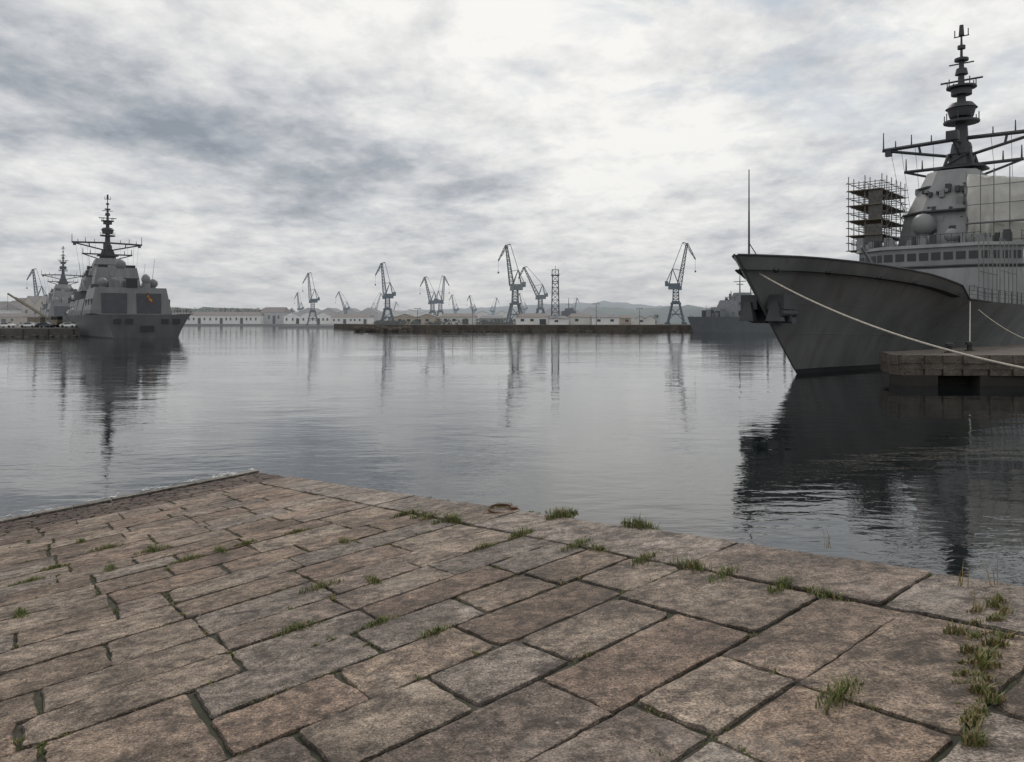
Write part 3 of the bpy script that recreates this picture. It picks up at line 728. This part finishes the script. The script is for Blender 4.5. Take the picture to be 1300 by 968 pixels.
# ------------------------------------------------------------ left pier with vehicles
m_con=mat('concrete_quay',(0.10,0.095,0.085),.9,var=.3,scale=.4)
lp=MB(); d=Vector((-.553,.833)); c0=Vector((-102,186)); c1=c0+d*330
pl=[(c0.x,c0.y),(c1.x,c1.y),(-700,c1.y),(-700,186)]
lp.prism(pl[::-1],pl[::-1],-9,2.0)
for i in range(26): lp.box(-104-i*6-.6,-104-i*6+.6,185.6,186.0,-2,1.8)
for i in range(60): lp.sph((-103-i*1.9,185.7,R.uniform(-.2,.3)),R.uniform(.5,.9),n=6,zs=.6)
lp.obj('left_pier',[m_con])
def car(x,y,z,rz,col):
    e=empty('parked_car',(x,y,z),rz)
    mb=MB(); prof=[(-2.1,.35),(-2.12,.75),(-1.95,.92),(-1.35,.97),(-.75,1.42),(.55,1.46),(1.25,1.05),(2.0,.88),(2.15,.6),(2.1,.35)]
    def wid(zv): return .86 if zv<1.0 else .66
    n=len(prof); vs=[(px,-wid(pz),pz) for px,pz in prof]+[(px,wid(pz),pz) for px,pz in prof]
    mb.add(vs,[tuple(range(n))[::-1],tuple(range(n,2*n))]+[(i,(i+1)%n,n+(i+1)%n,n+i) for i in range(n)],0)
    for sg in (1,-1): mb.add([(-1.15,sg*.83,1.0),(1.1,sg*.83,1.02),(.5,sg*.69,1.38),(-.7,sg*.69,1.36)],[(0,1,2,3)],1)
    mb.add([(-1.4,-.7,1.0),(-1.4,.7,1.0),(-.82,.6,1.39),(-.82,-.6,1.39)],[(0,1,2,3)],1)
    mb.add([(1.24,-.7,1.1),(1.24,.7,1.1),(.62,.6,1.45),(.62,-.6,1.45)],[(0,1,2,3)],1)
    for wx in (-1.3,1.3):
        for sg in (1,-1): mb.cyl((wx,sg*.7,.32),(wx,sg*.88,.32),.32,n=14,mi=2)
    mb.obj('car_body',[mat('car_paint',col,.3,var=.05),mat('car_glass',(.02,.02,.025),.1),mat('tyre',(.02,.02,.02),.9)],e)
for i,(x,col) in enumerate([(-131,(.75,.75,.75)),(-126,(.7,.7,.7)),(-121,(.05,.06,.08)),(-115.5,(.75,.75,.72)),(-138,(.25,.03,.03)),(-144,(.7,.7,.7)),(-150,(.1,.12,.2))]):
    car(x,204+ (i%2)*1.5,2.0,R.uniform(-.1,.1),col)
tk=empty('mobile_crane',(-128,214,2.0)); t_=MB()
t_.box(-5,5,-1.25,1.25,.7,1.3,0); t_.box(3.0,5.2,-1.2,1.2,1.3,3.1,0); t_.box(3.4,5.25,-1.22,1.22,2.1,2.9,1); t_.box(-3,.5,-1.2,1.2,1.4,2.8,0)
for wx in (-4,-2.6,2,4):
    for sg in (1,-1): t_.cyl((wx,sg*.9,.55),(wx,sg*1.28,.55),.55,n=14,mi=1)
t_.beam((2,0,2.4),(-7,0,8.0),.55,0); t_.beam((-3,0,5.4),(-9,0,9.2),.4,0); t_.cyl((-9,0,9.2),(-9,0,4.5),.04,n=4,mi=1)
t_.obj('crane_truck',[mat('crane_yellowgrey',(.22,.20,.16)),mat('truck_dark',(.03,.03,.03))],tk)

# ------------------------------------------------------------ central breakwater & far land
def slab(name,poly,z,m): s_=MB(); s_.prism(poly,poly,-9,z,0); return s_.obj(name,[m])
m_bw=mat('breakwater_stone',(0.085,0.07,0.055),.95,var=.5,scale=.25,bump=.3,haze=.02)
BZ=2.3
bw=MB()
n=70; fr_=[(-52+ i*(122/n)) for i in range(n+1)]
pts=[(x,285+R.uniform(-.6,.6)) for x in fr_]; back=[(80,420),(-95,420),(-60,330)]
allp=pts+back; bw.prism(allp,allp,-9,BZ)
for i in range(160):
    x=R.uniform(-56,-36); y=R.uniform(281,288); r=R.uniform(.5,1.6); bw.sph((x,y,R.uniform(-.3,1.2)),r,n=6,zs=.7)
for i in range(140):
    x=R.uniform(-52,72); r=R.uniform(.3,.8); bw.sph((x,R.uniform(283,285),R.uniform(-.3,.3)),r,n=6,zs=.7)
bw.obj('breakwater',[m_bw])
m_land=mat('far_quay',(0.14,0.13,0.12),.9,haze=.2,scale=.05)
slab('far_quay',[(-1100,660),(-150,640),(-60,560),(90,560),(140,700),(140,1700),(-1100,1700)],1.3,m_land)
def warehouse(x0,x1,y0,dep,z0,hw_,hr,wall,roof,haze,gables=1):
    e=empty('warehouse',(0,0,0)); mb=MB()
    mb.box(x0,x1,y0,y0+dep,z0,z0+hw_,0)
    wd=(x1-x0)/gables
    for gI in range(gables):
        a=x0+gI*wd; b_=a+wd; o=.4
        if gables>1:
            m_=(a+b_)/2
            mb.add([(a,y0-.1,z0+hw_),(b_,y0-.1,z0+hw_),(m_,y0-.1,z0+hw_+hr),(a,y0+dep,z0+hw_),(b_,y0+dep,z0+hw_),(m_,y0+dep,z0+hw_+hr)],[(0,1,2),(3,5,4)],0)
            mb.add([(a-.1,y0-o,z0+hw_),(m_,y0-o,z0+hw_+hr+.1),(m_,y0+dep,z0+hw_+hr+.1),(a-.1,y0+dep,z0+hw_)],[(0,1,2,3)],1)
            mb.add([(b_+.1,y0-o,z0+hw_),(m_,y0-o,z0+hw_+hr+.1),(m_,y0+dep,z0+hw_+hr+.1),(b_+.1,y0+dep,z0+hw_)],[(0,1,2,3)],1)
        else:
            mb.add([(a-o,y0-o,z0+hw_),(b_+o,y0-o,z0+hw_),(b_-1,y0+dep/2,z0+hw_+hr),(a+1,y0+dep/2,z0+hw_+hr),(b_+o,y0+dep+o,z0+hw_),(a-o,y0+dep+o,z0+hw_)],[(0,1,2,3),(3,2,4,5),(1,4,2),(0,3,5)],1)
    x=x0+1.5; i=0
    while x<x1-2.5:
        if i%4==2: mb.box(x,x+2.6,y0-.06,y0,z0,z0+hw_*.72,2)
        else: mb.box(x+.4,x+1.8,y0-.06,y0,z0+hw_*.42,z0+hw_*.75,2)
        x+=R.uniform(3.4,5.5); i+=1
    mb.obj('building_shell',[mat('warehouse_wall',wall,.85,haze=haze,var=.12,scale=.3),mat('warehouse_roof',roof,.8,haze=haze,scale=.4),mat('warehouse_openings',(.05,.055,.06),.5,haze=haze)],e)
WH=(.72,.71,.67);GRY=(.42,.42,.41);RF=(.17,.145,.13);LR=(.15,.15,.16);OC=(.48,.42,.34);PW=(.84,.83,.80)
def wpx(p0,p1,yy,ytop,dep,z0,wall,roof,haze,gb=1):
    x0=(p0-650)/1000*yy; x1=(p1-650)/1000*yy; zt=H+(408-ytop)/1000*yy; tot=zt-z0
    warehouse(x0,x1,yy,dep,z0,tot*.68,tot*.32,wall,roof,haze,gb)
for a in [(236,330,690,396,30,1.3,WH,RF,.14),(330,360,700,390,25,1.3,GRY,RF,.16),(360,420,680,397,30,1.3,PW,LR,.10,3),(378,480,760,391,40,1.3,GRY,LR,.2,4),
          (420,468,670,399,25,1.3,WH,RF,.12),(500,556,345,399,16,BZ,OC,RF,.06,2),(558,604,350,398,18,BZ,WH,RF,.06),(600,650,600,395,30,1.3,WH,LR,.15,2),
          (608,640,360,401,14,BZ,GRY,LR,.08),(655,697,318,398,14,BZ,PW,RF,.05),(698,722,312,401,12,BZ,PW,LR,.05),(724,750,320,398,14,BZ,WH,RF,.05),(752,786,316,399,14,BZ,PW,LR,.05),(788,806,330,400,12,BZ,OC,RF,.06,1),(806,832,318,401,10,BZ,WH,LR,.06,2),
          (480,560,800,393,40,1.3,WH,RF,.2,3),(690,760,900,390,60,1.3,GRY,LR,.25,3)]:
    wpx(*a)
for a in [(-20,28,430,398,20,2,OC,RF,.15),(28,60,480,376,20,2,OC,RF,.2,2),(0,30,520,384,20,2,GRY,RF,.22),(-60,0,460,385,20,2,WH,RF,.2),(205,236,720,397,20,1.3,WH,RF,.2)]:
    wpx(*a)

# cranes
def crane(px,top,yy,z0,dirx,haze,col=(.16,.20,.23),lean=.42,name='harbour_crane',fly=3.6):
    x=(px-650)/1000*yy; ht=H+(408-top)/1000*yy-z0; k=ht/36.0
    e=empty(name,(x,yy,z0),R.uniform(-.4,.4),k)
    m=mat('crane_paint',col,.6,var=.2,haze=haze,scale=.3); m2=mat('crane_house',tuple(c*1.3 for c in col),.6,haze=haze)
    p=MB()
    for sx in (-1,1):
        for sy in (-1,1):
            p.beam((sx*3.6,sy*3.6,0),(sx*1.6,sy*1.6,9),.6); p.box(sx*3.6-1,sx*3.6+1,sy*3.6-.4,sy*3.6+.4,0,.9)
        p.beam((sx*3.6,-3.6,1.2),(sx*3.6,3.6,1.2),.4); p.beam((sx*2.7,-2.7,4.5),(sx*2.7,2.7,4.5),.3)
    p.beam((-2.7,-2.7,4.5),(2.7,-2.7,4.5),.3); p.beam((-2.7,2.7,4.5),(2.7,2.7,4.5),.3)
    p.beam((-3.4,-3.4,1.5),(2.2,-2.2,7.5),.22); p.beam((3.4,-3.4,1.5),(-2.2,-2.2,7.5),.22)
    p.box(-2.2,2.2,-2.2,2.2,8.8,9.6); p.obj('portal',[m],e)
    t=MB(); t.lattice((0,0,9.6),(0,0,15.5),2.6,2.2,4,.28); t.cyl((0,0,9.5),(0,0,10.3),1.8,n=14); t.obj('tower',[m],e)
    hmb=MB(); D=dirx
    hmb.box(-3.2 if D>0 else -1.8,1.8 if D>0 else 3.2,-1.6,1.6,15.4,18.0); hmb.box(min(D*1.2,D*2.6),max(D*1.2,D*2.6),-2.4,-1.0,15.0,17.0)
    hmb.fr(-D*3.8-.8,-D*3.8+.8,-1.3,1.3,16.8,-D*4.0-.7,-D*4.0+.7,-1.1,1.1,19.0); hmb.obj('machinery_house',[m2],e)
    j=MB(); tip=(D*(1.5+18*lean),0,35.4)
    j.lattice((D*1.5,0,17.2),tip,1.9,.7,10,.24,tb=.15)
    ap=(-D*1.4,0,24.5)
    for sy in (-1,1):
        j.beam((D*1.0,sy*1.1,18.0),ap,.26); j.beam((-D*2.8,sy*1.1,18.0),ap,.26)
    ft=(tip[0]+D*fly,0,27.5+fly*.25); bk=(tip[0]-D*1.8,0,35.9)
    j.lattice(tip,ft,.8,.35,4,.18,tb=.12); j.beam(bk,tip,.28); j.beam(bk,ft,.10); j.beam(bk,ap,.18)
    j.beam((-D*4.0,0,19.0),ap,.24); j.beam(ap,(D*(1.5+18*lean*.35),0,23.6),.18)
    j.cyl(ft,(ft[0],0,23.5),.05,n=4); j.box(ft[0]-.35,ft[0]+.35,-.35,.35,22.7,23.5)
    j.obj('jib',[m],e)
LB=(.09,.118,.145)
for a in [(654,310,330,BZ,-1,.06,(.17,.19,.20),.14),(686,338,420,BZ,-1,.10,(.13,.16,.18),.50),(858,308,335,BZ,1,.06,LB,.18),
          (397,346,470,1.3,-1,.12,LB,.08),(439,370,720,1.3,-1,.18,LB,.35),(492,333,440,1.3,-1,.10,LB,.10),
          (549,351,560,1.3,-1,.15,LB,.25),(559,350,600,1.3,1,.15,LB,.08),(578,374,760,1.3,-1,.22,LB,.15),(601,375,760,1.3,-1,.22,LB,.2),(626,378,800,1.3,1,.24,LB,.2),
          (381,371,800,1.3,-1,.24,LB,.1),(476,372,800,1.3,1,.24,LB,.3),(50,341,520,2,-1,.14,LB,.12),(498,383,900,1.3,1,.27,LB,.3),(665,372,860,1.3,-1,.27,LB,.2),(728,378,900,1.3,1,.27,LB,.2)]:
    crane(*a)
slab('crane_quay',[(-135,455),(-100,455),(-100,660),(-135,660)],1.3,m_land)
slab('crane_quay',[(-85,425),(-58,425),(-50,600),(-85,600)],1.3,m_land)
slab('crane_quay',[(64,300),(78,300),(84,420),(70,420)],BZ-.01,m_bw)
lt=MB(); lt.lattice((0,0,0),(0,0,20.5),3.3,2.4,8,.22,tb=.15); lt.box(-1.7,1.7,-1.7,1.7,20.4,20.8); lt.lattice((0,0,20.8),(0,0,23),2.8,2.6,1,.15); lt.cyl((0,0,20.8),(0,0,24.6),.1)
for i in range(1,6): lt.box(-1.4,1.4,-1.4,1.4,i*3.4,i*3.4+.12)
lt.obj('lattice_tower',[mat('tower_steel',(.08,.085,.09),.6,haze=.06)],None,((705-650)/1000*330,330,BZ))
for px,top in ((757,386),(530,392),(812,392),(600,390)):
    s_=MB(); hgt=H+(408-top)/1000*300-BZ; s_.cyl((0,0,0),(0,0,hgt),.14,.08); s_.beam((-.9,0,hgt),(.9,0,hgt),.12); s_.box(-1.3,-.6,-.2,.2,hgt-.15,hgt+.1); s_.box(.6,1.3,-.2,.2,hgt-.15,hgt+.1)
    s_.obj('street_lamp',[mat('lamp_steel',(.15,.15,.15),.5,haze=.05)],None,((px-650)/1000*300,300,BZ))

# ------------------------------------------------------------ supply ship
def supply():
    e=empty('naval_supply_ship',(64.0,266,0),math.atan2(.45,.89)); hz_=.05
    mh=mat('supply_hull',(.10,.108,.115),.5,haze=hz_,var=.15); ms2=mat('supply_super',(.17,.178,.185),.5,haze=hz_); mk_=mat('supply_dark',(.035,.035,.04),.6,haze=hz_)
    h=MB(); L=95
    xs=[0,.5,1.5,5,15,30,60,90,L]; hd=[(0,5.5),(5,7.5),(15,9),(L,9)]; hw=[(0,4.2),(5,6.5),(15,8.5),(L,8.5)]
    vs=[]
    for x in xs:
        for y,z in ((-interp(hw,x),-1),(-interp(hw,x),0),(-interp(hd,x),5.2),(interp(hd,x),5.2),(interp(hw,x),0),(interp(hw,x),-1)):
            vs.append((x- (1.6 if z>1 and x==0 else 0),y,z))
    fs=[]
    for i in range(len(xs)-1):
        for j in range(5): a=i*6+j; fs.append((a,a+6,a+7,a+1))
    fs.append((0,1,2,3,4,5)); h.add(vs,fs,0); h.obj('hull',[mh],e)
    s_=MB()
    s_.fr(9,26,-7.5,7.5,5.2,10,25,-6.8,6.8,8.6); s_.fr(11,24,-5,5,8.6,12,23,-4.5,4.5,11.0); s_.fr(15,21,-3,3,11,16,20,-2,2,13.6)
    s_.box(12.4,22,-5.05,-4.75,9.4,10.1,1)
    for x in (12,14,16,18,20,22): s_.box(x,x+.9,-7.35,-7.1,6.6,7.3,1)
    for x,zt in ((17,19.5),(13,14),(22,15.5)):
        s_.cyl((x,0,10),(x,0,zt),.35,.15); s_.beam((x,-3,zt-2),(x,3,zt-2),.2); s_.beam((x-1.5,0,zt-3),(x+1.5,0,zt-3),.2)
    for x in (34,46,58):
        for sg in (1,-1): s_.cyl((x,sg*4,5),(x,sg*4,15.5),.5,.4); s_.beam((x,sg*4,15),(x+3,sg*7.5,12.5),.3)
        s_.beam((x,-4,15.3),(x,4,15.3),.6)
    for i in range(40):
        x=R.uniform(1,34); y=R.uniform(-6,6) if x>8 else R.uniform(-3,3); a=R.uniform(.2,.8); s_.box(x-a,x+a,y-a,y+a,5.2,5.4+R.uniform(.5,2.5),R.choice((0,1)))
    for i in range(14):
        x=R.uniform(12,24); y=R.uniform(-4.5,4.5); a=R.uniform(.1,.4); s_.box(x-a,x+a,y-a,y+a,10.9,11.2+R.uniform(.5,2.0),R.choice((0,1)))
    s_.box(28,70,-2,2,5.2,7.4); s_.fr(72,90,-8,8,5.2,73,89,-7,7,14)
    s_.cyl((26,-5,8),(33,-6,13.2),.25,.15); s_.beam((2,0,5.2),(2,0,9),.12)
    for x in range(0,9,1): s_.cyl((x,-interp(hd,x)+.2,5.2),(x,-interp(hd,x)+.2,6.2),.05,n=4)
    s_.beam((0,-5.3,6.2),(8,-8,6.2),.05)
    s_.obj('superstructure',[ms2,mk_],e)
supply()
e=empty('moored_tug',((722-650)/1000*450,450,0)); s_=MB()
s_.prism([(-9,-2.5),(7,-2.5),(10,0),(7,2.5),(-9,2.5)],[(-9.5,-3),(7.5,-3),(11,0),(7.5,3),(-9.5,3)],-1,3); s_.fr(-5,5,-2.2,2.2,3,-4,4,-2,2,9.5); s_.fr(-2.5,3,-1.7,1.7,9.5,-2,2.4,-1.5,1.5,11); s_.cyl((0,0,11),(0,0,17),.3,.12); s_.beam((0,-2,14),(0,2,14),.15); s_.beam((-2,0,13.5),(2,0,13.5),.15)
s_.obj('hull_and_deckhouse',[mat('tug_grey',(.10,.11,.12),.6,haze=.12)],e)

# ------------------------------------------------------------ hills
def hill(name,pxs,yy,haze,col,rough=3.0,seed=0,thick=500):
    mb=MB(); n=260
    x0=(pxs[0][0]-650)/1000*yy; x1=(pxs[-1][0]-650)/1000*yy; vs=[]
    rows=10
    for i in range(n+1):
        x=x0+(x1-x0)*i/n; px=650+x/yy*1000; top=H+(408-interp(pxs,px))/1000*(yy+thick*.5)
        for r in range(rows+1):
            f=r/rows; y=yy+thick*f; prof=math.sin(math.pi*min(1,f*1.0))**.7 if 0<f<1 else 0
            z=top*prof+mnoise.noise(Vector((x*.02,y*.02,seed)))*rough*prof*1.5+mnoise.noise(Vector((x*.1,y*.1,seed)))*rough*.5*prof
            vs.append((x,y,z-1))
    fs=[(i*(rows+1)+r,(i+1)*(rows+1)+r,(i+1)*(rows+1)+r+1,i*(rows+1)+r+1) for i in range(n) for r in range(rows)]
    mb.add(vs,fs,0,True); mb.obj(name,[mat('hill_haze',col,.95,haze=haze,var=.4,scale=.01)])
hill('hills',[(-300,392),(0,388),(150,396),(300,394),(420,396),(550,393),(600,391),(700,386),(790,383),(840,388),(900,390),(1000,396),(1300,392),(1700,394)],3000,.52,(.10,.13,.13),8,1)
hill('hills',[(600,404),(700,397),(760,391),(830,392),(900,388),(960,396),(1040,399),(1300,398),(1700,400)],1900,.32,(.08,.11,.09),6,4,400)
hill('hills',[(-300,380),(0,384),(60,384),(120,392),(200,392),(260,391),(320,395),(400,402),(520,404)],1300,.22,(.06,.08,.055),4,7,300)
tr=MB()
def clump(cx,cy,z0,hgt,r):
    tr.cyl((cx,cy,z0),(cx,cy,z0+hgt*.5),.35,.15,5,1)
    for i in range(70):
        a=R.uniform(0,6.28); rr=r*R.random()**.5; zc=z0+hgt*R.uniform(.15,1); f=1-abs((zc-z0)/hgt-.45)*1.1
        c_=Vector((cx+math.cos(a)*rr*f,cy+math.sin(a)*rr*f,zc)); s=R.uniform(.25,.8)*min(1,r/3)
        v_=[c_+Vector((R.uniform(-s,s),R.uniform(-s,s),R.uniform(-s,s))) for _ in range(4)]
        tr.add(v_,[(0,1,2),(0,2,3)],0)
for i in range(170):
    px=R.uniform(200,372); yy=R.uniform(740,800); clump((px-650)/1000*yy,yy,1.3,R.uniform(8,16),R.uniform(3,6))
for i in range(60):
    px=R.uniform(-40,120); yy=R.uniform(540,600); clump((px-650)/1000*yy,yy,2,R.uniform(6,15),R.uniform(3,6))
for i in range(40):
    px=R.uniform(476,640) if i>14 else R.uniform(474,520); yy=R.uniform(289,335); clump((px-650)/1000*yy,yy,BZ,R.uniform(.8,2.6),R.uniform(1,3))
for i in range(14):
    px=R.uniform(650,880); clump((px-650)/1000*345,345,BZ,R.uniform(2,5),R.uniform(1.2,2.6))
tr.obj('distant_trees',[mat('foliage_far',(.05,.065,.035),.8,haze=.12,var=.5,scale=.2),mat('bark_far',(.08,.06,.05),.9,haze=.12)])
def house(px,yy,z0,w,h,col):
    e=empty('house',((px-650)/1000*yy,yy,z0),R.uniform(-.4,.4)); mb=MB()
    mb.box(-w/2,w/2,-4,4,-4,h,0); mb.add([(-w/2-.4,-4.4,h),(w/2+.4,-4.4,h),(w/2+.4,4.4,h),(-w/2-.4,4.4,h),(-w/2,0,h+2.4),(w/2,0,h+2.4)],[(0,1,5,4),(3,4,5,2),(0,4,3),(1,2,5)],1)
    for fl_ in range(int(h//2.8)):
        x=-w/2+1
        while x<w/2-1.2: mb.box(x,x+1,-4.05,-4,fl_*2.8+1,fl_*2.8+2.2,2); x+=2.4
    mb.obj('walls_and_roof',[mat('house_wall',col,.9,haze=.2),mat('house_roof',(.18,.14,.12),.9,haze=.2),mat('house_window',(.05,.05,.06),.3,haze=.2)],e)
for i in range(30):
    px=R.uniform(205,350); house(px,R.uniform(850,900),3+R.uniform(0,6),R.uniform(8,14),R.choice((3,5.8,7)),R.choice(((.55,.53,.5),(.42,.37,.32),(.36,.36,.36))))
for i in range(18):
    house(R.uniform(-20,62),R.uniform(610,660),4+R.uniform(0,8),R.uniform(8,13),R.choice((5.8,8.6)),R.choice(((.4,.33,.29),(.3,.25,.22),(.35,.35,.35))))

# ------------------------------------------------------------ camera
cam=bpy.data.cameras.new('camera'); co=bpy.data.objects.new('camera',cam); sc.collection.objects.link(co)
co.location=(0,0,H); co.rotation_euler=(math.radians(90),0,0)
cam.sensor_width=36; cam.lens=1000/1300*36; cam.shift_y=-(484-408)/1300; cam.clip_end=20000; cam.clip_start=0.1
sc.camera=co
